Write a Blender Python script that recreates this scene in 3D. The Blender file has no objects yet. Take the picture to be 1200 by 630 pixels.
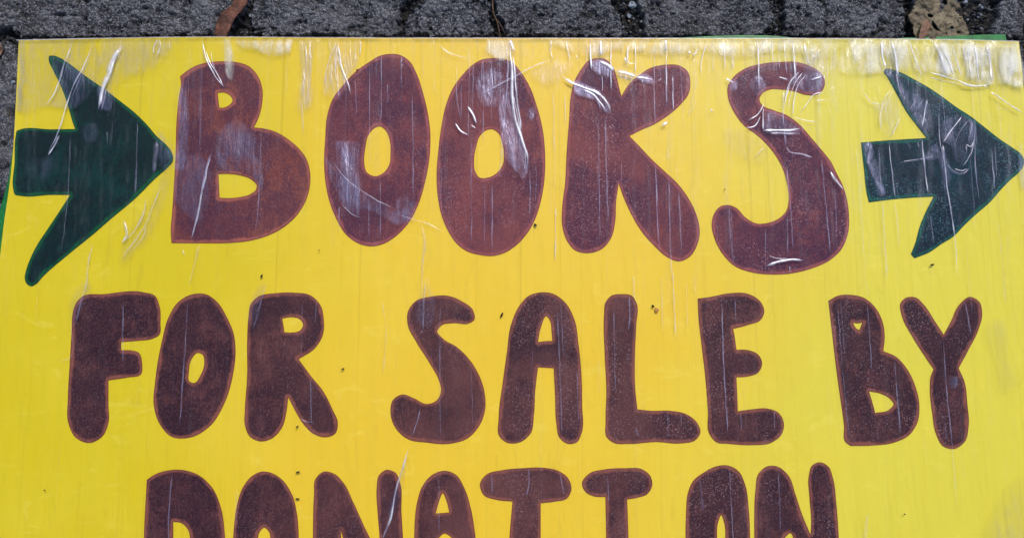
import bpy, math, random
import numpy as np
from mathutils import Vector
from mathutils.geometry import delaunay_2d_cdt
random.seed(7); rng = np.random.default_rng(7)
scene = bpy.context.scene
col = scene.collection

# ---------------------------------------------------------------- camera
W, H = 1200.0, 630.0
F = 942.0                      # focal length in photo pixels
TILT = math.radians(7.3)
CH = 0.74
def at(u, v, z=0.0):
    x = (np.asarray(u, float) - W/2)/F
    y = -(np.asarray(v, float) - H/2)/F
    c, s = math.cos(TILT), math.sin(TILT)
    yy = y*c + s; zz = y*s - c
    t = (z - CH)/zz
    return x*t, yy*t
PX = 0.00079                    # size of one photo pixel on the board, metres
cam = bpy.data.cameras.new('camera'); co = bpy.data.objects.new('camera', cam); col.objects.link(co)
co.location = (0, 0, CH); co.rotation_euler = (TILT, 0, 0)
cam.sensor_fit = 'HORIZONTAL'; cam.sensor_width = 36; cam.lens = 36*F/W
cam.clip_start = 0.01; cam.clip_end = 500
scene.camera = co

# ---------------------------------------------------------------- light
w = bpy.data.worlds.new('World'); scene.world = w; w.use_nodes = True
nt = w.node_tree; bg = nt.nodes['Background']
sky = nt.nodes.new('ShaderNodeTexSky'); sky.sky_type = 'NISHITA'; sky.sun_disc = False
SUN_EL, SUN_AZ = math.radians(52), math.radians(20)     # azimuth from +Y towards +X
sky.sun_elevation = SUN_EL; sky.sun_rotation = SUN_AZ
sky.air_density = 1.0; sky.dust_density = 2.5; sky.ozone_density = 1.0
nt.links.new(sky.outputs[0], bg.inputs[0]); bg.inputs[1].default_value = 0.15
sl = bpy.data.lights.new('sun', 'SUN'); so = bpy.data.objects.new('sun', sl); col.objects.link(so)
sl.energy = 2.2; sl.angle = math.radians(14); sl.color = (1.0, 0.965, 0.92)
d = Vector((math.sin(SUN_AZ)*math.cos(SUN_EL), math.cos(SUN_AZ)*math.cos(SUN_EL), math.sin(SUN_EL)))
so.rotation_euler = d.to_track_quat('Z', 'Y').to_euler()
so.location = d*3
scene.view_settings.view_transform = 'Standard'; scene.view_settings.look = 'None'
scene.view_settings.exposure = 0; scene.view_settings.gamma = 1

# ---------------------------------------------------------------- helpers
def lin(r, g, b):
    f = lambda c: (c/255/12.92) if c/255 <= 0.04045 else ((c/255+0.055)/1.055)**2.4
    return (f(r), f(g), f(b), 1)

class NT:
    def __init__(s, name):
        s.m = bpy.data.materials.new(name); s.m.use_nodes = True
        s.t = s.m.node_tree; s.t.nodes.clear()
        s.out = s.n('ShaderNodeOutputMaterial')
        s.geo = s.n('ShaderNodeNewGeometry')
    def n(s, ty, **kw):
        nd = s.t.nodes.new(ty)
        for k, v in kw.items(): setattr(nd, k, v)
        return nd
    def l(s, a, b): s.t.links.new(a, b)
    def pos(s, sc=(1, 1, 1), off=(0, 0, 0), rot=(0, 0, 0)):
        mp = s.n('ShaderNodeMapping'); s.l(s.geo.outputs['Position'], mp.inputs[0])
        mp.inputs['Scale'].default_value = sc; mp.inputs['Location'].default_value = off
        mp.inputs['Rotation'].default_value = rot
        return mp.outputs[0]
    def noise(s, scale, detail=4, rough=0.55, vec=None, dist=0):
        nd = s.n('ShaderNodeTexNoise'); s.l(vec or s.pos(), nd.inputs['Vector'])
        nd.inputs['Scale'].default_value = scale; nd.inputs['Detail'].default_value = detail
        nd.inputs['Roughness'].default_value = rough; nd.inputs['Distortion'].default_value = dist
        return nd.outputs['Fac']
    def rng(s, v, a, b, c=0.0, d_=1.0, smooth=True):
        nd = s.n('ShaderNodeMapRange'); nd.interpolation_type = 'SMOOTHSTEP' if smooth else 'LINEAR'
        s.l(v, nd.inputs[0])
        for i, x in enumerate((a, b, c, d_)): nd.inputs[i+1].default_value = x
        return nd.outputs[0]
    def math(s, op, a, b=None, clamp=False):
        nd = s.n('ShaderNodeMath', operation=op); nd.use_clamp = clamp
        for i, x in enumerate((a, b)):
            if x is None: continue
            if isinstance(x, (int, float)): nd.inputs[i].default_value = x
            else: s.l(x, nd.inputs[i])
        return nd.outputs[0]
    def mix(s, f, a, b, mode='MIX'):
        nd = s.n('ShaderNodeMix'); nd.data_type = 'RGBA'; nd.blend_type = mode
        for i, x in ((0, f), (6, a), (7, b)):
            if isinstance(x, (int, float)): nd.inputs[i].default_value = x
            elif isinstance(x, tuple): nd.inputs[i].default_value = x
            else: s.l(x, nd.inputs[i])
        return nd.outputs[2]
    def attr(s, name):
        nd = s.n('ShaderNodeAttribute'); nd.attribute_name = name; return nd
    def bump(s, h, strength, dist, normal=None):
        nd = s.n('ShaderNodeBump'); s.l(h, nd.inputs['Height'])
        nd.inputs['Strength'].default_value = strength; nd.inputs['Distance'].default_value = dist
        if normal: s.l(normal, nd.inputs['Normal'])
        return nd.outputs[0]
    def principled(s, color, rough=0.5, normal=None, spec=0.5):
        p = s.n('ShaderNodeBsdfPrincipled')
        if isinstance(color, tuple): p.inputs['Base Color'].default_value = color
        else: s.l(color, p.inputs['Base Color'])
        if isinstance(rough, (int, float)): p.inputs['Roughness'].default_value = rough
        else: s.l(rough, p.inputs['Roughness'])
        p.inputs['Specular IOR Level'].default_value = spec
        if normal: s.l(normal, p.inputs['Normal'])
        return p
    def done(s, sh):
        s.l(sh, s.out.inputs[0]); return s.m

def mesh_obj(name, verts, faces, mat, parent=None, attrs=None, smooth=True):
    me = bpy.data.meshes.new(name)
    v = np.asarray(verts, float).copy()
    if parent is not None: v -= np.array(parent.location)
    fa = np.asarray(faces)
    if fa.ndim == 2 and fa.dtype != object:
        k = fa.shape[1]
        me.vertices.add(len(v)); me.vertices.foreach_set('co', v.astype(np.float32).ravel())
        me.loops.add(fa.size); me.loops.foreach_set('vertex_index', fa.astype(np.int32).ravel())
        me.polygons.add(len(fa)); me.polygons.foreach_set('loop_start', np.arange(0, fa.size, k, dtype=np.int32))
        me.polygons.foreach_set('loop_total', np.full(len(fa), k, dtype=np.int32))
        me.update(calc_edges=True)
    else:
        me.from_pydata([tuple(x) for x in v], [], [tuple(f) for f in faces])
    me.validate()
    if smooth: me.polygons.foreach_set('use_smooth', np.ones(len(me.polygons), bool))
    if attrs:
        for k, a in attrs.items():
            at_ = me.attributes.new(k, 'FLOAT', 'POINT'); at_.data.foreach_set('value', np.asarray(a, np.float32))
    me.materials.append(mat)
    o = bpy.data.objects.new(name, me); col.objects.link(o)
    if parent is not None: o.parent = parent
    return o
def tag(o, label=None, cat=None, group=None, kind=None):
    if label: o['label'] = label
    if cat: o['category'] = cat
    if group: o['group'] = group
    if kind: o['kind'] = kind
    return o

def spline(pts, closed=True, step=2.0):
    """pts: (x,y) smooth or (x,y,1) corner; centripetal-ish catmull-rom resampled"""
    n = len(pts); P = [np.array(p[:2], float) for p in pts]; C = [len(p) > 2 for p in pts]
    out = []
    rngi = range(n) if closed else range(n-1)
    for i in rngi:
        j = (i+1) % n
        p1, p2 = P[i], P[j]
        if closed: p0, p3 = P[i-1], P[(j+1) % n]
        else: p0 = P[i-1] if i > 0 else p1; p3 = P[j+1] if j+1 < n else p2
        L = np.linalg.norm(p2-p1) + 1e-9
        def tan(a, b, c):
            la = np.linalg.norm(b-a)+1e-9; lb = np.linalg.norm(c-b)+1e-9
            return ((b-a)/la*lb + (c-b)/lb*la)/(la+lb)
        m1 = (p2-p1)/L if (C[i] or np.allclose(p0, p1)) else tan(p0, p1, p2)
        m2 = (p2-p1)/L if (C[j] or np.allclose(p3, p2)) else tan(p1, p2, p3)
        k = max(1, int(round(L/step)))
        for q in range(k):
            t = q/k; t2, t3 = t*t, t*t*t
            out.append((2*t3-3*t2+1)*p1 + (t3-2*t2+t)*L*m1 + (-2*t3+3*t2)*p2 + (t3-t2)*L*m2)
    if not closed: out.append(P[-1])
    return np.array(out)

def inside(poly, pts):
    x, y = pts[:, 0], pts[:, 1]; r = np.zeros(len(pts), bool)
    a = poly; b = np.roll(poly, -1, 0)
    for (x1, y1), (x2, y2) in zip(a, b):
        if y1 == y2: continue
        m = ((y1 > y) != (y2 > y)) & (x < (x2-x1)*(y-y1)/(y2-y1)+x1)
        r ^= m
    return r
def seg_dist(loops, pts):
    d_ = np.full(len(pts), 1e9)
    for lp in loops:
        b = np.roll(lp, -1, 0)
        for p, q in zip(lp, b):
            e = q-p; L = (e@e)+1e-12
            t = np.clip(((pts-p)@e)/L, 0, 1)
            dd = np.hypot(*(pts-(p+t[:, None]*e)).T)
            d_ = np.minimum(d_, dd)
    return d_
def fill(loops, fine=3.0, coarse=9.0, band=12.0):
    """triangulate loops[0] minus the other loops; returns pts, tris, dist-to-edge"""
    o = loops[0]; mn, mx = o.min(0), o.max(0)
    g = []
    for sp, lo, hi in ((fine, 1.3, band), (coarse, band, 1e9)):
        xs = np.arange(mn[0], mx[0]+sp, sp); ys = np.arange(mn[1], mx[1]+sp, sp)
        X, Y = np.meshgrid(xs, ys); p = np.c_[X.ravel(), Y.ravel()] + rng.uniform(-.2, .2, (X.size, 2))*sp
        ok = inside(o, p)
        for h in loops[1:]: ok &= ~inside(h, p)
        p = p[ok]
        if not len(p): continue
        dd = seg_dist(loops, p); g.append(p[(dd > lo) & (dd <= hi)])
    vs = [Vector(p) for lp in loops for p in lp]; ed = []; k = 0
    for lp in loops:
        n = len(lp); ed += [(k+i, k+(i+1) % n) for i in range(n)]; k += n
    for p in g: vs += [Vector(q) for q in p]
    r = delaunay_2d_cdt(vs, ed, [], 0, 1e-4, False)
    V = np.array([tuple(v) for v in r[0]]); T = np.array([f for f in r[2] if len(f) == 3])
    c = V[T].mean(1); ok = inside(o, c)
    for h in loops[1:]: ok &= ~inside(h, c)
    T = T[ok]
    a = V[T]; ar = (a[:, 1, 0]-a[:, 0, 0])*(a[:, 2, 1]-a[:, 0, 1])-(a[:, 1, 1]-a[:, 0, 1])*(a[:, 2, 0]-a[:, 0, 0])
    T[ar > 0] = T[ar > 0][:, ::-1]      # photo y runs down: flip so the faces look up
    return V, T, seg_dist(loops, V)
def flat(name, loops, z, mat, parent, fine=3.0, coarse=9.0, band=12.0, extra=None):
    V, T, D = fill(loops, fine, coarse, band)
    zz = z(V) if callable(z) else np.full(len(V), z)
    X, Y = at(V[:, 0], V[:, 1], zz)
    A = {'ed': D}
    if extra: A.update({k: f(V, D) for k, f in extra.items()})
    return mesh_obj(name, np.c_[X, Y, zz], T, mat, parent, A)

def vnoise(x, y, seed=0):
    xi = np.floor(x).astype(np.int64); yi = np.floor(y).astype(np.int64)
    xf = x-xi; yf = y-yi; xf = xf*xf*(3-2*xf); yf = yf*yf*(3-2*yf)
    def h(a, b):
        n = (a*374761393 + b*668265263 + seed*1442695041) & 0xffffffff
        n = ((n ^ (n >> 13))*1274126177) & 0xffffffff
        return ((n ^ (n >> 16)) & 0xffff)/65535.0
    return (h(xi, yi)*(1-xf)+h(xi+1, yi)*xf)*(1-yf)+(h(xi, yi+1)*(1-xf)+h(xi+1, yi+1)*xf)*yf
def fbm(x, y, oct_=4, seed=0):
    s = 0; a = .5; t = 0
    for i in range(oct_):
        s = s+a*vnoise(x*2**i, y*2**i, seed+i*17); t += a; a *= .55
    return s/t
def cells(x, y, seed=0):
    """voronoi: distance to nearest point, F2-F1, random value of the cell"""
    xi = np.floor(x).astype(np.int64); yi = np.floor(y).astype(np.int64)
    f1 = np.full(x.shape, 9.); f2 = f1.copy(); cv = np.zeros(x.shape)
    def h(a, b, k):
        n = (a*374761393 + b*668265263 + (seed+k)*2246822519) & 0xffffffff
        n = ((n ^ (n >> 13))*1274126177) & 0xffffffff
        return ((n ^ (n >> 16)) & 0xffff)/65535.0
    for i in (-1, 0, 1):
        for j in (-1, 0, 1):
            a, b = xi+i, yi+j
            dx = a+h(a, b, 1)-x; dy = b+h(a, b, 2)-y; dd = np.hypot(dx, dy)
            n1 = dd < f1
            f2 = np.where(n1, f1, np.minimum(f2, dd)); cv = np.where(n1, h(a, b, 3), cv); f1 = np.where(n1, dd, f1)
    return f1, f2-f1, cv

# ---------------------------------------------------------------- materials
def m_board():
    s = NT('yellow_plastic_board')
    a = s.noise(3.2, 3, .5); b = s.noise(9, 5, .6)
    sx = s.n('ShaderNodeSeparateXYZ'); s.l(s.geo.outputs['Position'], sx.inputs[0])
    # lens vignette and colour cast painted in: warmer through the middle, greener towards both ends
    d0 = s.math('ABSOLUTE', s.math('SUBTRACT', sx.outputs[0], -0.01))
    wv = s.math('ADD', d0, s.math('MULTIPLY', s.math('SUBTRACT', a, .5), .35))
    side = s.mix(s.rng(sx.outputs[0], -.2, .2), C_YEL_LEFT, C_YEL_RIGHT)
    c = s.mix(s.rng(wv, .08, .36), C_YEL_MID, side)
    c = s.mix(s.rng(b, .42, .7, 0, .22), c, lin(236, 214, 70))
    # flutes of the corrugated sheet, running up and down it
    fl = s.noise(1, 2, .5, s.pos((420, 1.2, 1)))
    c = s.mix(s.rng(fl, .60, .70, 0, .16), c, lin(178, 152, 20))
    fl3 = s.noise(1, 3, .6, s.pos((90, 1.0, 1), (3, 1, 0)))
    c = s.mix(s.rng(fl3, .4, .7, 0, .10), c, lin(205, 182, 30))
    fl2 = s.noise(1, 1, .5, s.pos((170, .6, 1), (7, 3, 0)))
    c = s.mix(s.rng(fl2, .66, .72, 0, .20), c, lin(160, 138, 25))
    sm = s.noise(34, 4, .62, s.pos((1, .5, 1)), .8)
    c = s.mix(s.rng(sm, .60, .74, 0, .12), c, lin(160, 140, 40))
    sc2 = s.noise(1, 4, .65, s.pos((26, 60, 1), (5, 2, 0), (0, 0, .3)), 1.0)
    c = s.mix(s.rng(sc2, .56, .72, 0, .20), c, lin(242, 226, 104))
    sc3 = s.noise(1, 4, .7, s.pos((60, 12, 1), (1, 9, 0)), .6)
    c = s.mix(s.rng(sc3, .60, .74, 0, .22), c, lin(176, 154, 40))
    dirt = s.noise(420, 2, .5)
    c = s.mix(s.rng(dirt, .73, .78, 0, .22), c, lin(110, 90, 30))
    bp = s.bump(fl3, .08, .0010)
    p = s.principled(c, .42, bp, .35)
    return s.done(p.outputs[0])
C_YEL_MID = lin(232, 194, 44); C_YEL_LEFT = lin(212, 191, 16); C_YEL_RIGHT = lin(219, 206, 64)

def m_ink(name, base, dark, warm, rim, edge, streak=1.0, spk=lin(186, 148, 158)):
    s = NT(name)
    ed = s.attr('ed').outputs['Fac']
    n1 = s.noise(30, 5, .68, None, .6); n2 = s.noise(85, 5, .7, s.pos((1, .5, 1)), .4); n3 = s.noise(330, 3, .6)
    st = s.noise(1, 3, .65, s.pos((430, 55, 1), (0, 0, 0), (0, 0, .12)))
    st2 = s.noise(1, 3, .65, s.pos((70, 380, 1), (4, 1, 0), (0, 0, .25)))
    area = s.rng(s.noise(22, 3, .5, s.pos((1, 1, 1), (9, 2, 0))), .44, .56)
    c = s.mix(s.rng(n1, .40, .60), base, dark)
    c = s.mix(s.rng(s.noise(15, 4, .6, s.pos((1, 1, 1), (3, 5, 0))), .5, .70, 0, .7), c, warm)
    c = s.mix(s.rng(n2, .45, .60, 0, .7), c, dark)
    c = s.mix(s.math('MULTIPLY', s.rng(st, .48, .62, 0, .55*streak), area), c, dark)
    c = s.mix(s.math('MULTIPLY', s.rng(st2, .50, .64, 0, .45*streak), s.math('SUBTRACT', 1, area)), c, dark)
    c = s.mix(s.rng(s.noise(1, 3, .6, s.pos((360, 60, 1), (2, 8, 0))), .54, .66, 0, .30), c, warm)
    c = s.mix(s.rng(n3, .50, .66, 0, .28), c, warm)
    big = s.rng(s.noise(24, 3, .55, s.pos((1, 1, 1), (7, 7, 0)), .5), .40, .58)
    c = s.mix(s.math('MULTIPLY', big, .55), c, dark)
    gn = s.noise(1, 2, .6, s.pos((760, 420, 1), (6, 1, 0)))
    c = s.mix(s.rng(gn, .44, .60, 0, .30), c, dark); c = s.mix(s.rng(gn, .36, .46, .30, 0), c, warm)
    # ink colour turns warmer through the middle of the board
    sx = s.n('ShaderNodeSeparateXYZ'); s.l(s.geo.outputs['Position'], sx.inputs[0])
    mid = s.rng(s.math('ABSOLUTE', sx.outputs[0]), .05, .28, 1, 0)
    c = s.mix(s.math('MULTIPLY', mid, s.rng(s.noise(12, 4, .6, s.pos((1, 1, 1), (1, 6, 0))), .4, .62, .05, .5)), c, warm)
    # felt pen outline drawn first, filled in afterwards
    wob = s.math('MULTIPLY', s.math('SUBTRACT', s.noise(60, 3, .6), .5), 7)
    e = s.math('ADD', s.math('ADD', ed, wob), s.math('MULTIPLY', s.math('SUBTRACT', n3, .5), 4))
    c = s.mix(s.rng(e, 1.8, 5.2, 0, 1), s.mix(s.rng(n2, .45, .65, 0, .5), rim, c), c)
    c = s.mix(s.rng(ed, .2, 1.5, 0, 1), edge, c)
    # grainy speckle: skipped ink, plus film highlights painted in, stronger to the right
    sp = s.noise(900, 1, .5); sp2 = s.noise(18, 3, .6)
    m = s.math('MULTIPLY', s.rng(sp, .60, .72), s.rng(sp2, .38, .66, .06, .38))
    m = s.math('MULTIPLY', m, s.rng(sx.outputs[0], -.3, .15, .6, 1.9), True)
    c = s.mix(m, c, spk)
    p = s.principled(c, .6, s.bump(n3, .2, .0004), .15)
    return s.done(p.outputs[0])

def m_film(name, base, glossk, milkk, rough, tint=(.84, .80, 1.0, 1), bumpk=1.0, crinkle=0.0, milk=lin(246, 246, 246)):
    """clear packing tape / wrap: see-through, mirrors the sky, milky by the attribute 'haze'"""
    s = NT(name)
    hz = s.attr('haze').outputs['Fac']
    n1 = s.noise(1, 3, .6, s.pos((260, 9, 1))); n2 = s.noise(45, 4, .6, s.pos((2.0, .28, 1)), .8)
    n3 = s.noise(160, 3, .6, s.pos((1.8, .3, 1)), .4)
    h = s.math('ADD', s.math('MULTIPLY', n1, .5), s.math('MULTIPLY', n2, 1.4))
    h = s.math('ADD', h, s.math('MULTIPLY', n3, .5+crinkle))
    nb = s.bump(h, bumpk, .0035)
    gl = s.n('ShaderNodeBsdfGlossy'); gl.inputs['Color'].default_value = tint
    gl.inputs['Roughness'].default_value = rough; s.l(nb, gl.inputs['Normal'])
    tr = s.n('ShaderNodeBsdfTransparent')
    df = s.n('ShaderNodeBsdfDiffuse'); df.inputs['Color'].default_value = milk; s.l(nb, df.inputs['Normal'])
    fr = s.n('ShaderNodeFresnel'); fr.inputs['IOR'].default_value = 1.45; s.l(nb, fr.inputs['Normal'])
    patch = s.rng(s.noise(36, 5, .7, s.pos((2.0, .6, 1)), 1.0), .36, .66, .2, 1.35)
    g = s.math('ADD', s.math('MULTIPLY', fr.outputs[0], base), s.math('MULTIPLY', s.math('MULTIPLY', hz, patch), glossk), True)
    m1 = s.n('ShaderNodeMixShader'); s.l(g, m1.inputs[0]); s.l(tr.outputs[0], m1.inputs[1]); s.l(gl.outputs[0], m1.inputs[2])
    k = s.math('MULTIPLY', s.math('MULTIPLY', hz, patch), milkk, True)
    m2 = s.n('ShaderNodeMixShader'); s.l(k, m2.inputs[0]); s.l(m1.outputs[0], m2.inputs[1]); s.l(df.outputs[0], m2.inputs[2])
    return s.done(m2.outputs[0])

def m_crease_glint():
    s = NT('folded_tape_highlight')
    a = s.attr('al').outputs['Fac']
    gl = s.n('ShaderNodeBsdfGlossy'); gl.inputs['Color'].default_value = (.9, .93, 1, 1); gl.inputs['Roughness'].default_value = .28
    df = s.n('ShaderNodeBsdfDiffuse'); s.l(s.mix(s.rng(a, .15, .6), lin(205, 195, 240), lin(248, 246, 250)), df.inputs['Color'])  # crease highlights put into the colour: faint ones lavender, strong ones white
    mm = s.n('ShaderNodeMixShader'); mm.inputs[0].default_value = .62
    s.l(gl.outputs[0], mm.inputs[1]); s.l(df.outputs[0], mm.inputs[2])
    tr = s.n('ShaderNodeBsdfTransparent')
    k = s.math('MULTIPLY', a, s.rng(s.noise(140, 3, .6, s.pos((1, .5, 1))), .3, .6, .55, 1.15), True)
    m = s.n('ShaderNodeMixShader'); s.l(k, m.inputs[0]); s.l(tr.outputs[0], m.inputs[1]); s.l(mm.outputs[0], m.inputs[2])
    return s.done(m.outputs[0])

def m_stone():
    s = NT('asphalt_paving')
    g = s.attr('tone').outputs['Fac']; dp = s.attr('deep').outputs['Fac']
    n = s.noise(700, 4, .7); n2 = s.noise(9, 4, .6)
    v = s.n('ShaderNodeTexVoronoi'); s.l(s.pos(), v.inputs['Vector']); v.inputs['Scale'].default_value = 1100
    vv = s.n('ShaderNodeSeparateColor'); s.l(v.outputs['Color'], vv.inputs[0])
    c = s.mix(s.rng(g, 0, 1, 0, 1, False), lin(36, 37, 41), lin(148, 149, 156))
    c = s.mix(s.rng(n2, .45, .65, 0, .55), c, s.mix(.5, c, lin(92, 88, 82)))
    c = s.mix(s.rng(n, .35, .7, .75, 0), c, lin(44, 46, 54))
    c = s.mix(s.rng(vv.outputs[0], .80, .98, 0, .55), c, lin(180, 182, 192))
    c = s.mix(s.math('MULTIPLY', dp, .86), c, lin(28, 25, 22))
    p = s.principled(c, .8, s.bump(n, .9, .0015), .3)
    return s.done(p.outputs[0])

def m_leaf(name, a, b, c3, sc=1.0):
    s = NT(name)
    c = s.mix(s.rng(s.noise(90*sc, 5, .65), .35, .68), a, b)
    c = s.mix(s.rng(s.noise(260*sc, 3, .6, s.pos((1,.5,1))), .50, .72, 0, .35), c, c3)
    c = s.mix(s.rng(s.noise(520*sc, 2, .6), .56, .66, 0, .7), c, lin(48, 38, 30))
    ve = s.attr('vein').outputs['Fac']
    c = s.mix(ve, c, b)
    return s.done(s.principled(c, .6, s.bump(s.noise(200*sc, 4, .6), .6, .001), .3).outputs[0])
def m_plain(name, a, b, rough=.6, sc=300):
    s = NT(name)
    n = s.noise(sc, 4, .6)
    return s.done(s.principled(s.mix(s.rng(n, .35, .65), a, b), rough, s.bump(n, .4, .0006), .4).outputs[0])

M_BOARD = m_board()
M_BOOKS = m_ink('brown_marker', lin(108, 54, 64), lin(68, 34, 58), lin(142, 76, 70), lin(150, 82, 80), lin(116, 50, 54))
M_BROWN = m_ink('warm_brown_marker', lin(114, 58, 56), lin(76, 40, 58), lin(146, 82, 62), lin(156, 88, 74), lin(118, 56, 48))
M_SMALL = m_ink('dark_brown_marker', lin(84, 48, 52), lin(46, 23, 35), lin(116, 72, 68), lin(134, 78, 66), lin(106, 52, 44), spk=lin(160, 134, 142))
M_GREEN = m_ink('dark_green_marker', lin(0, 44, 42), lin(0, 22, 26), lin(2, 66, 58), lin(8, 80, 46), lin(2, 52, 34), .6, lin(50, 100, 100))
M_GREEN_TINTED = m_ink('green_marker_film_tint', lin(0, 42, 56), lin(0, 22, 38), lin(4, 70, 82), lin(10, 84, 72), lin(2, 48, 40), .6, lin(110, 150, 165))  # bluer than the left arrow: film reflection put into the ink colour
M_FILM = m_film('clear_wrap', .20, .16, .20, .20, tint=(.70, .76, 1.0, 1), bumpk=.5)
M_TAPE = m_film('clear_tape', .22, .36, .02, .24, tint=(.68, .68, 1.0, 1), crinkle=.1, bumpk=.35)
M_TAPE_GLARE = m_film('tape_glare', .4, .16, .74, .22, tint=(1, 1, 1, 1), crinkle=.1, bumpk=.28, milk=(.98, .97, .88, 1))  # pale milk colour stands in for glare on the top tape
M_CREASE_GLINT = m_crease_glint()
M_STONE = m_stone()
M_GB = m_plain('green_plastic_board', lin(24, 120, 52), lin(16, 96, 44), .4, 120)

# ---------------------------------------------------------------- ground
JOINTS_AND_SHADE = [  # centre line in photo pixels, half width
    ([(298, -60), (296, 0), (290, 16), (282, 30), (282, 60)], [4, 4, 6, 12, 14], .9),
    ([(520, -60), (496, 0), (478, 8), (471, 18), (471, 30), (474, 60)], [4, 6, 8, 5, 3.5, 4], 1),
    ([(570, -60), (575, 0), (578, 15), (584, 28), (590, 60)], [2, 2, 3, 6, 8], .7),
    ([(722, -60), (732, 0), (740, 20), (748, 44), (752, 70)], [12, 12, 12, 10, 9], 1),
    ([(905, -60), (911, 0), (913, 22), (907, 40), (905, 60)], [8, 8, 8, 9, 6], 1),
    ([(-60, 36), (0, 41), (14, 43), (26, 55), (40, 80)], [5, 6, 7, 7, 6], 1),
    ([(1064, -60), (1066, 0), (1065, 22), (1072, 45), (1074, 70)], [5, 5, 5, 6, 7], .9),
    ([(1142, -60), (1146, 0), (1145, 20), (1140, 40), (1150, 70)], [24, 22, 22, 20, 20], .75),
    ([(-20, 49), (22, 47), (150, 45), (300, 44), (700, 45), (1200, 47)], [2.0]*6, .8),  # dark groove added as the shadow gap along the board's top edge
    ([(-40, 230), (10, 236), (30, 240)], [4, 4, 4], 1),
    ([(1230, -30), (1202, 40), (1205, 70), (1215, 200)], [3, 3, 5, 6], 1),
]
def poly_dist(u, v, pts, ws):
    best = np.full(u.shape, 1e9)
    for (p, q, a, b) in zip(pts[:-1], pts[1:], ws[:-1], ws[1:]):
        ex, ey = q[0]-p[0], q[1]-p[1]; L = ex*ex+ey*ey
        t = np.clip(((u-p[0])*ex+(v-p[1])*ey)/L, 0, 1)
        dd = np.hypot(u-p[0]-t*ex, v-p[1]-t*ey) - (a+(b-a)*t)
        best = np.minimum(best, dd)
    return best
def inv_at(x, y, z=0.0):
    c, s = math.cos(TILT), math.sin(TILT); dz = z-CH
    yc = y*c + dz*s; zc = -y*s + dz*c
    return W/2 + F*x/(-zc), H/2 - F*yc/(-zc)
def ground_h(x, y):
    """height, tone, deep for ground points (metres)"""
    u, v = inv_at(x, y); X, Y = x/PX, y/PX
    wx = (fbm(X/14, Y/14, 3, 5)-.5)*9; wy = (fbm(X/14, Y/14, 3, 9)-.5)*9
    j = np.full(x.shape, 1e9); st = np.zeros(x.shape)
    for pts, ws, k in JOINTS_AND_SHADE:
        dd = poly_dist(u+wx, v+wy, pts, ws); j = np.minimum(j, dd+(1-k)*1.5)
    j = j+(fbm(X/4.5, Y/4.5, 3, 13)-.42)*9
    deep = 1-np.clip((j+1.0)/4.0, 0, 1); deep = deep*deep*(3-2*deep)
    f1, g1, c1 = cells(X/4.2+wx*.10, Y/4.2+wy*.10, 1)
    f2, g2, c2 = cells(X/1.7, Y/1.7, 2)
    big = fbm(X/70, Y/70, 3, 3); mid = fbm(X/16, Y/16, 4, 4); fine = fbm(X/2.2, Y/2.2, 3, 8)
    f3, g3, c3 = cells(X/9.5+wx*.12, Y/8.0+wy*.12, 7)
    dome = np.clip(g1*2.4, 0, 1)*(.4+.6*c1)
    lump = np.clip(g3*1.7, 0, 1)**.7*(.25+.75*c3)
    h = .0020*(big-.5) + .0062*(mid-.5) + .0024*lump + .0013*dome*np.where(c1 > .35, 1, .3) + .0005*np.clip(g2*2, 0, 1)*c2 + .0006*fine
    pit = np.clip((fbm(X/9, Y/9, 3, 21)-.64)*7, 0, 1)
    h -= .003*pit
    h -= deep*(.007+.004*fbm(X/6, Y/6, 2, 31))
    h += deep*.0022*np.clip(g1*3, 0, 1)*(c1 > .55)
    tone = np.clip(.12+.62*np.where(g1 > .08, c1, .1)**1.8*(.6+.6*c2)+1.0*(mid-.5)+.35*(big-.5)+.22*(lump-.4), 0, 1)
    tone += np.where((c2 > .975) & (g2 > .12), .40, 0)
    dk = np.clip(deep*1.1*np.where((c1 > .7) & (g1 > .12), .45, 1)+pit*.8, 0, 1)
    return h, np.clip(tone, 0, 1), dk
def graded(a, b, fine, lo, hi):
    mid = list(np.arange(a, b, fine)); s = fine; x = mid[-1]; R = []
    while x < hi: s *= 1.14; x += s; R.append(x)
    s = fine; x = a; Lf = []
    while x > lo: s *= 1.14; x -= s; Lf.append(x)
    return np.array(Lf[::-1]+mid+R)
x0 = at(-30, 0)[0]; x1 = at(1230, 0)[0]
yt = float(at(600, -14)[1]); yb = float(at(600, 52)[1]); yl = float(at(600, 300)[1])
gx = graded(float(x0), float(x1), PX*.72, -60, 60)
ymid = list(np.arange(yl, yb, PX*2.2)) + list(np.arange(yb, yt, PX*.72))
tail = graded(0, .001, .001, -60, 60)
gy = np.array([y for y in graded(yl, yl+.002, PX*2.2, -60, 1) if y < yl-1e-4] + ymid +
              [y for y in graded(yt-.002, yt, PX*.72, -1, 60) if y > ymid[-1]+1e-4])
XX, YY = np.meshgrid(gx, gy)
hh, tn, dk = ground_h(XX, YY)
ny, nx = XX.shape
idx = np.arange(nx*ny).reshape(ny, nx)
q = np.stack([idx[:-1, :-1], idx[:-1, 1:], idx[1:, 1:], idx[1:, :-1]], -1).reshape(-1, 4)
gobj = mesh_obj('pavement', np.c_[XX.ravel(), YY.ravel(), hh.ravel()], q, M_STONE, None, {'tone': tn.ravel(), 'deep': dk.ravel()})
tag(gobj, 'rough dark grey asphalt paving blocks with deep dirty joints', None, None, 'structure')
def gz(u, v):
    x, y = at(u, v, 0); return float(ground_h(np.array([[x]]), np.array([[y]]))[0][0, 0])

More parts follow.
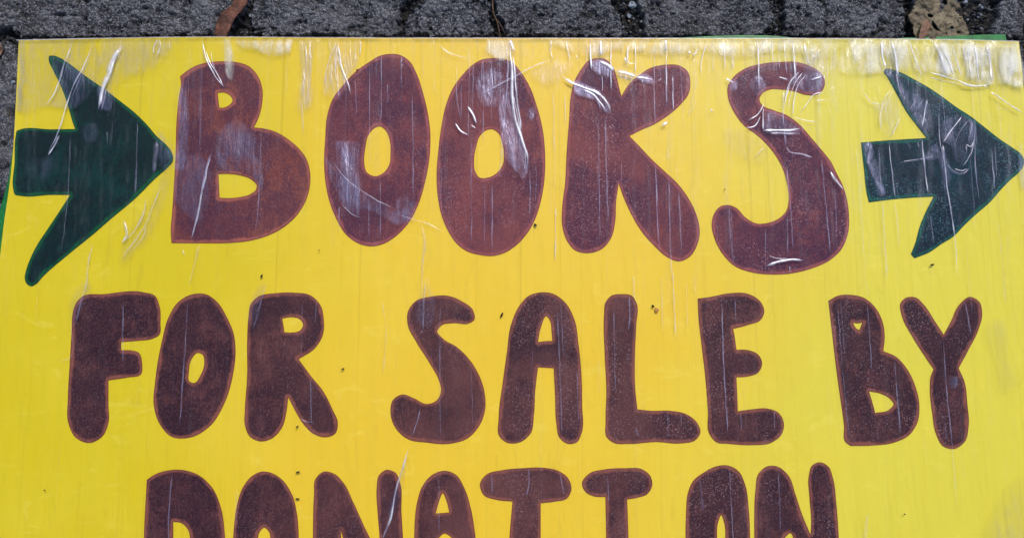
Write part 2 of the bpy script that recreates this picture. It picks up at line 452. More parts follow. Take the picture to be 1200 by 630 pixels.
# ---------------------------------------------------------------- boards
def prism(name, loop, z0, z1, mat, parent=None):
    V, T, D = fill([loop], 14, 60, 30)
    n = len(V); X, Y = at(V[:, 0], V[:, 1], z1)
    top = np.c_[X, Y, np.full(n, z1)]; bot = np.c_[X, Y, np.full(n, z0)]
    faces = [tuple(t) for t in T]+[tuple(int(i)+n for i in t[::-1]) for t in T]
    # side walls from boundary edges
    from collections import Counter
    ec = Counter(); 
    for t in T:
        for i in range(3): ec[(int(t[i]), int(t[(i+1) % 3]))] += 1
    for (a, b) in list(ec):
        if (b, a) not in ec: faces.append((b, a, a+n, b+n))
    return mesh_obj(name, np.r_[top, bot], np.array(faces, dtype=object), mat, parent, None, False)
ZB0, ZB1 = .0066, .0104
sign = bpy.data.objects.new('sign_board', None); col.objects.link(sign); sign.location = (0, 0, ZB0)
tag(sign, 'bright yellow hand-lettered board wrapped in crinkled clear tape lying on the paving', 'sign')
bl = spline([(22, 47.5, 1), (120, 45.3), (240, 43.6), (360, 44.3), (480, 44.8), (620, 45), (760, 45.2), (930, 45.3), (1040, 45.8), (1130, 47), (1194, 48.8, 1),
             (1199, 95), (1205, 180), (1216, 300), (1236, 630), (1252, 1050, 1), (600, 1065), (-92, 1050, 1), (-46, 700), (-17, 430), (0.6, 296), (4, 266), (11.5, 214), (15, 180), (18, 130), (20.5, 80)], True, 12)
prism('panel', bl, ZB0, ZB1, M_BOARD, sign)
g = [(760, 47.5), (800, 44.2), (830, 42.6), (880, 41.4), (915, 42.8), (940, 46.5), (960, 52, 1), (1040, 52, 1), (1052, 45.6), (1075, 44.2), (1110, 42.6), (1140, 41.2), (1160, 40.6), (1178, 40.4, 1), (1179.5, 47), (1180, 60, 1),
     (1180, 900, 1), (-80, 900, 1), (-50, 500), (-14, 306), (0, 246), (9.6, 210), (15.5, 172), (30, 120, 1), (300, 70, 1), (740, 60, 1)]
gb = prism('backing_board', spline(g, True, 6), .0024, .0062, M_GB)
tag(gb, 'green plastic board lying underneath the yellow sign, only its edges showing', 'board')

# ---------------------------------------------------------------- lettering
BOOKS = [
('B', [[(211,89.6,1),(218,84),(230,77),(246,73),(260,72),(276,72.8),(292,78),(302,89),(307.4,104),(307,122),(303,138),(297.6,149.4,1),(308,150.4),(324,155),(340,165),(352,176),(359,186),(363.4,202),(362.4,222),(357,238),(348,252),(334,265),(316,275),(292,282),(270,284.4),(240,284.8),(201,284.6,1),(200,272),(201.6,250),(203.6,220),(205.6,185),(207,140),(210,112),(212,98)],
 [(255,109,1),(262,108.4),(270,112.4),(272.6,118),(268,123.6),(260,126.4),(257,126,1)],
 [(256,204,1),(266,203.6),(282,205.6),(294,210),(301,218),(300,222),(294,227),(280,231),(266,232),(257.4,231.6,1)]]),
('O', [[(456,63.4),(468,64.4),(480,72),(488,86),(496,110),(502,136),(504.4,160),(503.6,182),(498,214),(490,240),(478,262),(462,278),(448,286),(434,288.4),(420,285),(406,275),(394,256),(385,232),(380.4,204),(380,180),(381,164),(383,138),(390,116),(402,100),(418,83),(434,72),(444,66)],
 [(445,148),(452,153),(457,166),(457.6,180),(456.5,192),(450,202),(439,206.4),(430,202),(426.8,190),(428,174),(432,158),(439,150)]]),
('O', [[(576,68.4),(590,69),(600,73),(610,84),(620,100),(629,124),(636,152),(638.8,180),(637,219),(633,239),(627,257),(618,273),(604,288),(590,296.6),(576,299.8),(562,298.4),(548,294.5),(536,286),(526,272),(518,254),(513,230),(511.6,204),(513.3,180),(517,150),(523,122),(531,103),(542,88),(554,76),(566,69.6)],
 [(577,151.4),(584,156),(589,168),(590.6,180),(590,190),(584,201),(572,208),(562,208),(556.6,200),(555.6,188),(558,172),(562,160),(569,153)]]),
('K', [[(699,68.4),(708,69),(718,78),(723,92),(727,108),(728.4,112.4,1),(736,100),(748,89),(762,80),(780,76),(796,77),(806,84),(809,96),(807,110),(798,122),(782,136),(766,146),(750,153),(737.6,159.4,1),(750,172),(763,186),(778,200),(794,215),(806,231),(816,251),(820,269),(817,287),(809,300),(796,306),(782,301),(768,289),(752,271),(740,251),(730,229),(725,215,1),(722,237),(721,259),(716,279),(706,291),(688,296.4),(674,293),(664,281),(659,265),(659,241),(662,217),(664,180),(667,140),(669,112),(673,96),(682,80),(690,71)]]),
('S', [[(916,72.6),(932,72.6),(948,77),(960,84),(965.6,91),(966.6,99),(963,107),(958,110.6),(946,111.4),(932,107.4),(916,105),(902,105),(893,110),(890,116),(893,123),(906,129),(922,135),(938,147),(952,163),(964,177),(974,190),(980,202),(988,218),(993,236),(995,254),(993.6,274),(986,292),(972,305),(952,314),(928,320),(906,321.4),(884,319.4),(862,312),(846,296),(837,278),(834,264),(837,250),(844,242),(853,240),(862,243),(874,255),(886,261.6),(900,261),(914,255),(922,246),(924.4,234),(923,218),(919,202),(912,187),(902,173),(888,159),(872,147),(860,131),(853,113),(853,101),(860,90),(874,80),(894,74.6)]]),
]
SMALL = [
('F', [[(89.7,353.8),(96,347.5),(123,344.3),(167.4,342),(181.7,346.5),(187,358.6),(188,377.6),(186.6,392),(180,396),(161,398.9),(142,400.4,1),(142,410,1),(154.7,410.3),(162.6,413),(166.5,425),(165.2,438),(148.4,442),(127,445.2,1),(127,472.8),(127,495),(119.8,510.9),(104,518.5),(88,511.5),(80,495),(79.5,466.4),(81.7,425.2),(84,387),(85,368)]]),
('O', [[(242,344.8),(253,352),(265.8,371.3),(273.7,390.3),(276,409.3),(273.7,434.7),(262.6,472.8),(246.7,498),(223,512),(200.7,511),(186.4,495),(180,472.8),(181.7,447.4),(189.6,399.8),(197.6,371.3),(208.7,353.8),(224.5,344.8)],
 [(231.8,413),(237.2,415),(239.4,425.2),(235.6,437.9),(227,448.4),(222.3,446.8),(221.4,434.7),(224.5,420.4)]]),
('R', [[(294.3,355.4),(302.3,347.5),(323,343.3),(345,342.7),(364,345.9),(375.3,357),(379.4,374.4),(378.4,391.9),(369,407.7),(349.9,420.4,1),(362.6,437.9),(380,460),(389.5,479),(395.9,495),(392.7,507.7),(381.6,511.8),(367.3,507.7),(354.6,495),(345,479),(337.8,464.9,1),(335.6,482.3),(330.8,499.8),(319.7,512.5),(305.4,516.6),(292.7,510.9),(287,498),(287,479),(289.6,441),(289.6,399.8),(291.2,371.3)],
 [(330.8,372.8,1),(342,371.3),(351.5,373.8),(355.3,380),(351.5,387),(342,389.3),(333.4,389,1)]]),
('S', [[(487.6,352.2),(503.5,347.5),(525.7,346.5),(541.6,352.9),(554.3,363.3),(555.9,374.4),(549.5,378.6),(532,378.3),(517.8,380.8),(512.4,387.8),(519.4,396.7),(535.2,406.2),(551,422),(562.2,441),(568,460),(568.6,479),(562,498),(548,513),(525.7,519.5),(500,518),(478,514),(463.8,501.4),(457.5,482.4),(460.6,468),(471.7,461.7),(484.4,465.9),(500.3,472.9),(511.4,469),(517,457),(514.6,445.9),(503.5,425.2),(487.6,399.8),(478,380.8),(478,365)]]),
('A', [[(630.5,342.7),(646.3,343.3),(662,353.8),(673.3,374.4),(678,403),(681.3,438),(682.2,472.9),(681.3,507.8),(676.5,517.3),(665.4,519.5),(655.9,512.5),(652,495),(650.5,463.3),(648.9,431,1),(630.5,430,1),(627.3,457),(625.7,485.6),(621.6,507.8),(608.3,518),(594,518),(585.4,511),(584.4,488.7),(589.2,447.5),(594,412.5),(598.7,380.8),(608.3,358.6),(619.4,346.5)],
 [(640.6,370.3),(644.8,376),(646.3,387),(647.3,399.2,1),(640,399.2),(630.5,400.5,1),(633.7,384)]]),
('L', [[(717,345.9),(728,344.3),(740.8,346.5),(746.2,355.4),(745.6,380.8),(744,418.9),(744.6,457),(747,479.2,1),(763,480.8),(785.2,480.8),(804.3,484.9),(817,495),(820.8,506.2),(815.4,514.8),(798,518.9),(769.4,517.3),(737.6,519.5),(718.6,518),(710.6,511),(709.7,495),(710.6,457),(708.4,409.4),(708,368),(709.7,353.8)]]),
('E', [[(817.6,349.7,1),(832.9,347.5),(855,343.3),(877.3,344.3),(891.6,353.8),(895.7,365),(891.6,374.4),(877.3,380.2),(859.2,385,1),(861.4,396.7),(863,409.4,1),(877.3,410),(888.4,415),(893.2,425.2),(888.4,436.3),(877.3,440.5),(863,441.7,1),(864,463.3),(864.6,481.4,1),(880.5,479.2),(899.5,478.3),(912.2,483),(918.6,495),(915.4,509.4),(904.3,518),(880.5,521),(855,519.5),(839.2,517.3),(831.3,507.8),(829.7,482.4),(826.5,441),(821.7,399.8),(818.6,371.3)]]),
('B', [[(970.8,352.2,1),(981.3,346.5),(997,345.2),(1013,349),(1025.7,360),(1034.6,377.6),(1036.8,393.5),(1035.2,411,1),(1049.5,417.3),(1063.8,433.2),(1073.3,453.8),(1077.5,476),(1075,495),(1065.4,509.4),(1048,518),(1022.5,521.4),(997,522,1),(990.8,517.3),(989.2,498.3),(984.4,463.3),(979.7,428.4),(974.9,387)],
 [(999.7,377.6,1),(1005,378.6),(1010.5,377.6,1),(1007.3,386.5,1),(1003.5,384.6)],
 [(1018.4,458,1),(1032,460.8),(1043.2,467),(1047.3,472.9),(1041.6,479.8),(1025.7,483.3,1),(1022,469.7)]]),
('Y', [[(1055.9,353.8),(1062.2,348.4),(1073.3,348.4),(1082.9,357),(1095.6,376),(1106,391.9,1),(1114.6,376),(1124,357),(1136.8,347.5),(1148,353.8),(1151,366.5),(1146.3,387),(1135.2,409.4),(1123.5,431,1),(1130.5,447.5),(1133.7,472.9),(1135.2,498.3),(1130.5,517.3),(1117.8,525.5),(1105,522),(1097,507.8),(1092.4,482.4),(1089.8,457),(1090.8,441),(1094,432.2,1),(1082.9,415.7),(1067,390.3),(1057.5,371.3)]]),
('D', [[(172,561.6,1),(180.3,556),(196.8,550.6),(213.3,550),(232.5,556),(249,571.3),(258.6,593.3),(262.8,618),(262,660),(250,695),(225,718),(168,722,1),(168,680),(168.7,626)],
 [(203,610.6,1),(213.3,612.5),(220,619.4),(222.9,632),(220,660),(203,684,1)]]),
('O', [[(306.8,552),(315,552.6),(328.8,560),(342.5,579.5),(348,601.5),(350,626),(347,670),(333,708),(312,723),(292,712),(277,680),(273.2,632),(274.3,615.3),(277.9,590.5),(284.8,570),(297,556)],
 [(309.5,617.5),(315,622),(317,632),(314,655),(309,664),(303,655),(302,632),(304.6,622)]]),
('N', [[(379.6,552),(392,554.8),(403,565.8),(414,587.8),(427.8,618),(445,652,1),(444.6,626),(442.4,598.8),(441.5,571),(444.3,556),(452.5,550),(463.5,553.4),(469,565.8),(470.4,598.8),(472.3,630),(474,680),(470,715),(456,722),(441,715),(424,680),(402,630),(399.7,621,1),(400,650),(399,700),(394,720),(378,720),(368,705),(366.7,630),(368,579.5),(370,560)]]),
('A', [[(522,551),(534,555.5),(544.5,572),(552,596),(556.5,623),(560,680),(558,715),(545,722),(533,710),(531,660),(529,629),(520.5,624.5),(514,630),(511,670),(505,712),(494,722),(484,712),(483,670),(485.4,630),(486,611),(489,587),(495,569),(507,555.5)],
 [(519,577.4),(523,585.5),(526.5,599.6,1),(517.5,600.5),(510.6,601,1),(514.5,587)]]),
('T', [[(562.5,566),(570,555.5),(588,550.4),(612,548),(636,547.4),(654,551),(666,560),(669.6,573.5),(664.5,583.4),(651,587),(633.6,589,1),(633.6,630),(634,690),(628,718),(613,723),(600,716),(596,690),(597,630),(600.6,587,1),(582,585),(567,579.5)]]),
('I', [[(682,566),(690,554.6),(708,549.5),(732,548),(753,549.5),(762,557),(764.4,567.5),(759,578),(747,582.5),(735,584.6,1),(736.5,630),(737,690,1),(760,694),(768,706),(758,718),(724,722),(692,720),(683,708),(690,694),(711,690,1),(710.4,630),(709.5,581.6,1),(696,581),(685.5,575)]]),
('O', [[(838.7,546),(852,544.7),(865.3,551.3),(873.3,567.3),(877.3,594),(879,629),(878,675),(866,710),(844,722),(820,710),(806,675),(803.5,632),(804,602),(806,578),(812,563.3),(825.3,552.7)],
 [(845.3,603),(848.8,612),(850,632),(848,655),(844,664),(841,652),(840.4,632),(841.3,612.7)]]),
('N', [[(900,545.5),(910.7,546),(924,556.7),(932,578),(940,602),(950,626,1),(950.7,610),(948.8,583),(948,556.7),(952,544.7),(960,541),(970.7,546),(976,559),(980,588.7),(983,630),(986,690),(980,716),(966,720),(950,706),(934,660),(924,625),(921,628),(920,660),(920,700),(914,718),(898,720),(886,708),(883,660),(884,630),(884,604.7),(885.3,575),(889.3,554)]]),
]
ZL = ZB1+.00035
for (rows, mat, lab) in ((BOOKS, M_BOOKS, None), (SMALL, M_SMALL, None)):
    for q_i, (ch, loops) in enumerate(rows):
        lt = flat('letter', [spline(l_, True, 2.0) for l_ in loops], ZL, M_BROWN if (mat is M_BOOKS and q_i == 0) else mat, sign)
LARROW = [(57,69),(57.5,66),(61,65.2),(68,66.8),(80,74),(100,89),(120,103),(140,118),(160,134),(172,146),(184,160),(196,171),(201,178),(203,185),(202,190),(197.6,195),(181,210),(160,231),(128,258),(112,272),(80,298),(50,324),(41,333.5),(37,335.2),(31,332),(29,326),(30.4,317),(35,304),(44,286),(56,268),(68,250),(82,228.4,1),(60,228.2),(24,229.3),(17.2,227.6),(15.8,223),(17,190),(18.5,158),(19.5,153.5),(23,152),(60,151.6),(88,151.2,1),(86,146),(79,122),(70,98),(62,82)]
RARROW = [(1035.8,84.5),(1036.6,81.6),(1040,80.4),(1045,81.3),(1055,84.7),(1071.7,93.3),(1086.7,101.7),(1103,112.5),(1120,125),(1138,136.7),(1155,150),(1173,164),(1188,174),(1196,180),(1200,187),(1199,195),(1195,201),(1185,210),(1175,220),(1160,237),(1145,250),(1130,264),(1116.7,277.5),(1103,286),(1090,295),(1071.7,302.5,1),(1067.5,297.5,1),(1072.5,285),(1078,265),(1085,248),(1094,230.3,1),(1066.7,231.7),(1041.7,234),(1018.3,237,1),(1015.8,226.7),(1012.5,198),(1009,167,1),(1033,165),(1060,163.2),(1085.8,161.7,1),(1075,148),(1061.7,130),(1051.7,111.7),(1044,97.5),(1039,89)]
flat('arrow', [spline(LARROW, True, 2)], ZL, M_GREEN, sign)['label'] = 'dark green arrow at the left end of the board'
flat('arrow', [spline(RARROW, True, 2)], ZL, M_GREEN_TINTED, sign)['label'] = 'green arrow with blue film reflection painted in, at the right end of the board'

# ---------------------------------------------------------------- clear wrap over the whole board
us = np.arange(-30, 1222, 3.0); vs_ = np.r_[np.arange(47, 140, 1.6), np.arange(140, 760, 4.0)]
U, V = np.meshgrid(us, vs_)
TL = np.interp(V, [47, 130, 214, 296, 430, 700, 760], [22, 18, 11.5, .6, -17, -46, -52])
TR = np.interp(V, [47, 95, 180, 300, 630, 760], [1194, 1199, 1205, 1216, 1236, 1242])
U = TL+(TR-TL)*(U+30)/1251.0
TOP = np.interp(U, [22, 120, 240, 360, 620, 930, 1040, 1130, 1194], [47.6, 45.5, 43.8, 44.5, 45.2, 45.5, 46, 47.2, 48.9])
V = np.where(V < 60, TOP+(V-47)/13*(60-TOP), V)
def wrinkle(u, v):
    top = np.exp(-np.maximum(v-47, 0)/38.0); rt = np.clip((u-560)/520, 0, 1)
    k = .12+top*(.35+.9*rt)+.25*np.clip((u-800)/300, 0, 1)*np.clip((330-v)/100, 0, 1)
    a = fbm(u/16+v*.02, v/90, 3, 41); b = fbm(u/40, v/34, 3, 43)
    r = 1-abs(2*a-1)
    return k*(.0011*r**3+.0006*b)
WZ = wrinkle(U, V)
ZF = ZB1+.0010+WZ
X, Y = at(U, V, ZF)
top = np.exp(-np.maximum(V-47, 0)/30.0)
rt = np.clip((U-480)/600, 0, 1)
hz = .01+top*(.08+.52*rt)*(.35+.95*fbm(U/18+V*.03, V/60, 3, 51)) + .05*rt*np.clip((320-V)/120, 0, 1)*fbm(U/25, V/40, 3, 53)  # glare along the top and right, painted as milkiness
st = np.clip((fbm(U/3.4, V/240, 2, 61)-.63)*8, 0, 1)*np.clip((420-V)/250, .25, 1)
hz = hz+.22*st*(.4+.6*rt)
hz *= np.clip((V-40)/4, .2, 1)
ny, nx = U.shape; idx = np.arange(nx*ny).reshape(ny, nx)
q = np.stack([idx[:-1, :-1], idx[1:, :-1], idx[1:, 1:], idx[:-1, 1:]], -1).reshape(-1, 4)
film = mesh_obj('plastic_wrap', np.c_[X.ravel(), Y.ravel(), ZF.ravel()], q, M_FILM, sign, {'haze': hz.ravel()})

# patches of packing tape and painted glare: outline, milkiness, fade width at the edge
TAPES = [
 ([(22,48.5,1),(31,48,1),(29,90),(25,131,1),(18.6,131,1),(20.5,85)], .75, 2),
 ([(31,48,1),(110,46,1),(118,70),(100,118),(84,130,1),(60,126),(44,128),(34,134),(20,131,1),(26,90)],   .30, 3),
 ([(118,46,1),(210,45,1),(200,60),(180,82),(150,92),(128,110),(116,126,1),(110,90)], .30, 7),
 ([(262,45,1),(271,45,1),(274,88),(272,96),(267,92),(263,76)], .62, 2.5),
 ([(275,46,1),(345,45.5,1),(340,62),(315,66),(300,60),(282,56)], .55, 6),
 ([(212,98),(216,92),(220,110),(222,165),(219,200),(207,200),(209,150)], .50, 4),
 ([(206,180,1),(236,182),(248,200),(246,235),(236,262),(205,236)], .22, 4),
 ([(258,152),(274,140),(300,158),(306,176),(305,222),(292,206),(258,198),(252,172)], .34, 4),
 ([(350,46,1),(372,46,1),(366,80),(362,128),(350,132),(352,90)], .36, 4),
 ([(384,46,1),(424,46,1),(422,70),(406,100),(398,118),(380,112),(381,84)], .42, 7),
 ([(393,165,1),(403,164),(421,166,1),(423,205),(423,255,1),(411,250),(400,240),(394,210)], .52, 2.5),
 ([(380,180),(392,196),(424,222),(450,238),(466,246),(486,232),(486,256),(468,264),(440,250),(408,240),(388,214)], .40, 3),
 ([(466,232),(480,228),(485,245),(477,258),(464,248)], .35, 3),
 ([(560,88),(584,80),(594,100),(586,124),(566,124),(558,106)], .40, 6),
 ([(571,46,1),(600,46,1),(598,66),(590,72),(576,66),(568,60)], .35, 4),
 ([(588,112),(596,106),(603,120),(612,160),(618,204),(614,209),(600,196),(590,184),(586,150)], .50, 2),
 ([(619,128),(625,124),(628,132),(622,142),(618,138)], .40, 2),
 ([(672,94),(690,100),(706,108),(716,126),(716,134),(708,132),(696,118),(674,110)], .62, 3),
 ([(694,72),(706,70),(718,80),(722,92),(708,90),(696,84)], .60, 4),
 ([(720,80),(740,84),(766,92),(768,97),(748,96),(724,90)], .60, 3),
 ([(880,92),(888,88),(896,94),(898,104),(890,112),(884,110)], .62, 1.5),
 ([(895,128,1),(916,132),(930,146),(938,150),(938,158,1),(894,156,1)], .40, 3),
 ([(922,94),(944,84),(966,90),(966,104),(956,110),(936,106)], .36, 5),
 ([(853,100),(862,92),(866,100),(858,108)], .55, 3),
 ([(848,150),(876,152),(902,176),(896,190),(862,182)], .10, 8),
 ([(1011,168,1),(1018,166),(1026,184),(1034,212),(1037,229),(1033,230),(1024,212),(1014,186)], .75, 2),
 ([(1040,82),(1052,84),(1058,100),(1086,118),(1086,160),(1068,138),(1052,108)], .32, 4),
 ([(1036,81),(1046,82),(1046,92),(1038,89)], .85, 2),
 ([(1104,142),(1128,134),(1142,142),(1142,172),(1130,194),(1120,190),(1114,172),(1105,166)], .36, 5),
 ([(1055,191),(1076,186),(1098,168),(1101,184),(1078,189)], .50, 2),
 ([(1100,176),(1106,180),(1111,220),(1106,224),(1102,200)], .42, 3),
 ([(1193.5,165,1),(1199,168,1),(1206,220,1),(1196,222,1),(1193.5,195)], .55, 1.5),
 ([(990,46,1),(1193,50,1),(1198,104),(1176,100),(1150,101),(1120,94),(1092,86),(1050,84),(1010,88),(984,84)], .44, 7),
 ([(1026,48,1),(1046,47,1),(1050,66),(1044,84,1),(1038,68),(1030,62)], .62, 4),
 ([(1126,49,1),(1146,50,1),(1150,74),(1148,96,1),(1136,92),(1130,70)], .55, 4),
 ([(1166,50,1),(1184,50,1),(1190,100,1),(1170,98,1)], .30, 4),
 ([(1046,48,1),(1062,48,1),(1060,70),(1052,86,1),(1045,84)], .30, 4),
 ([(1094,49,1),(1110,49,1),(1116,70),(1122,92,1),(1106,88),(1100,68)], .75, 4),
 ([(1150,50,1),(1162,50,1),(1166,99,1),(1156,98)], .50, 4),
 ([(1184,50,1),(1193,50,1),(1198,100),(1190,102)], .60, 2),
 ([(640,47,1),(780,47,1),(800,58),(770,64),(720,60),(700,66),(660,58)], .38, 8),
 ([(780,47,1),(950,47,1),(990,52),(970,68),(920,60),(860,68),(820,60),(780,66),(740,56)], .62, 12),
 ([(938,70),(962,58),(985,66),(978,84),(958,92)], .40, 8),
 ([(1008,106),(1030,118),(1046,104),(1056,124),(1054,150),(1042,162),(1030,150),(1024,130)], .24, 8),
 ([(200,150),(203,196),(190,250),(170,286),(140,310),(142,286),(170,240),(186,212)], .20, 5),
 ([(1140,690),(1168,590),(1190,560),(1226,552,1),(1228,700,1)], .30, 24),  # pale glare in the lower right corner, painted as a patch
 ([(1158,376),(1172,372),(1184,420),(1190,456),(1176,460),(1164,420)], .13, 8),
 ([(1111,441,1),(1124,439,1),(1123,453),(1112,455)], .42, 2.5),
 ([(466,560),(474,536,1),(481,532,1),(474,566),(462,600),(456,604)], .22, 3),
 ([(82,350),(98,330),(106,330),(96,362),(86,386)], .24, 5),
 ([(292,352),(306,330,1),(314,330,1),(308,350),(298,386),(292,380)], .30, 4),
 ([(488,352),(502,330,1),(508,340),(500,384),(490,380)], .24, 4),
 ([(620,86),(648,70),(672,74),(660,92),(640,100)], .20, 7),
 ([(70,170),(58,150),(66,200),(50,214),(28,200),(32,186),(50,184)], .12, 6),
 ([(98,146),(112,144),(114,164),(102,168),(96,158)], .20, 3),
 ([(186,150),(200,168),(203,186),(192,200),(184,186)], .28, 4),
 ([(76,66),(84,76),(100,90),(96,112),(88,126),(84,100),(76,84)], .36, 3),
 ([(116,100),(134,108),(130,131,1),(115,130,1)], .50, 1.5),
]
for i, (p, k, f) in enumerate(TAPES):
    z = ZB1+.0022+.00006*(i % 11)
    flat('tape_glare_patch', [spline(p, True, 3)], lambda P, z=z: z+.0006*fbm(P[:, 0]/9, P[:, 1]/22, 3, 71)+wrinkle(P[:, 0], P[:, 1])*.5, M_TAPE_GLARE if max(c[1] for c in p) < 106 and min(c[1] for c in p) < 52 else M_TAPE, sign, 3, 5, 8,
         {'haze': lambda P, D, k=k, f=f: k*np.clip((D+.25)/f, .0, 1)*(.35+1.1*fbm((P[:, 0]-P[:, 1]*.25)/8, P[:, 1]/60, 3, 73))})

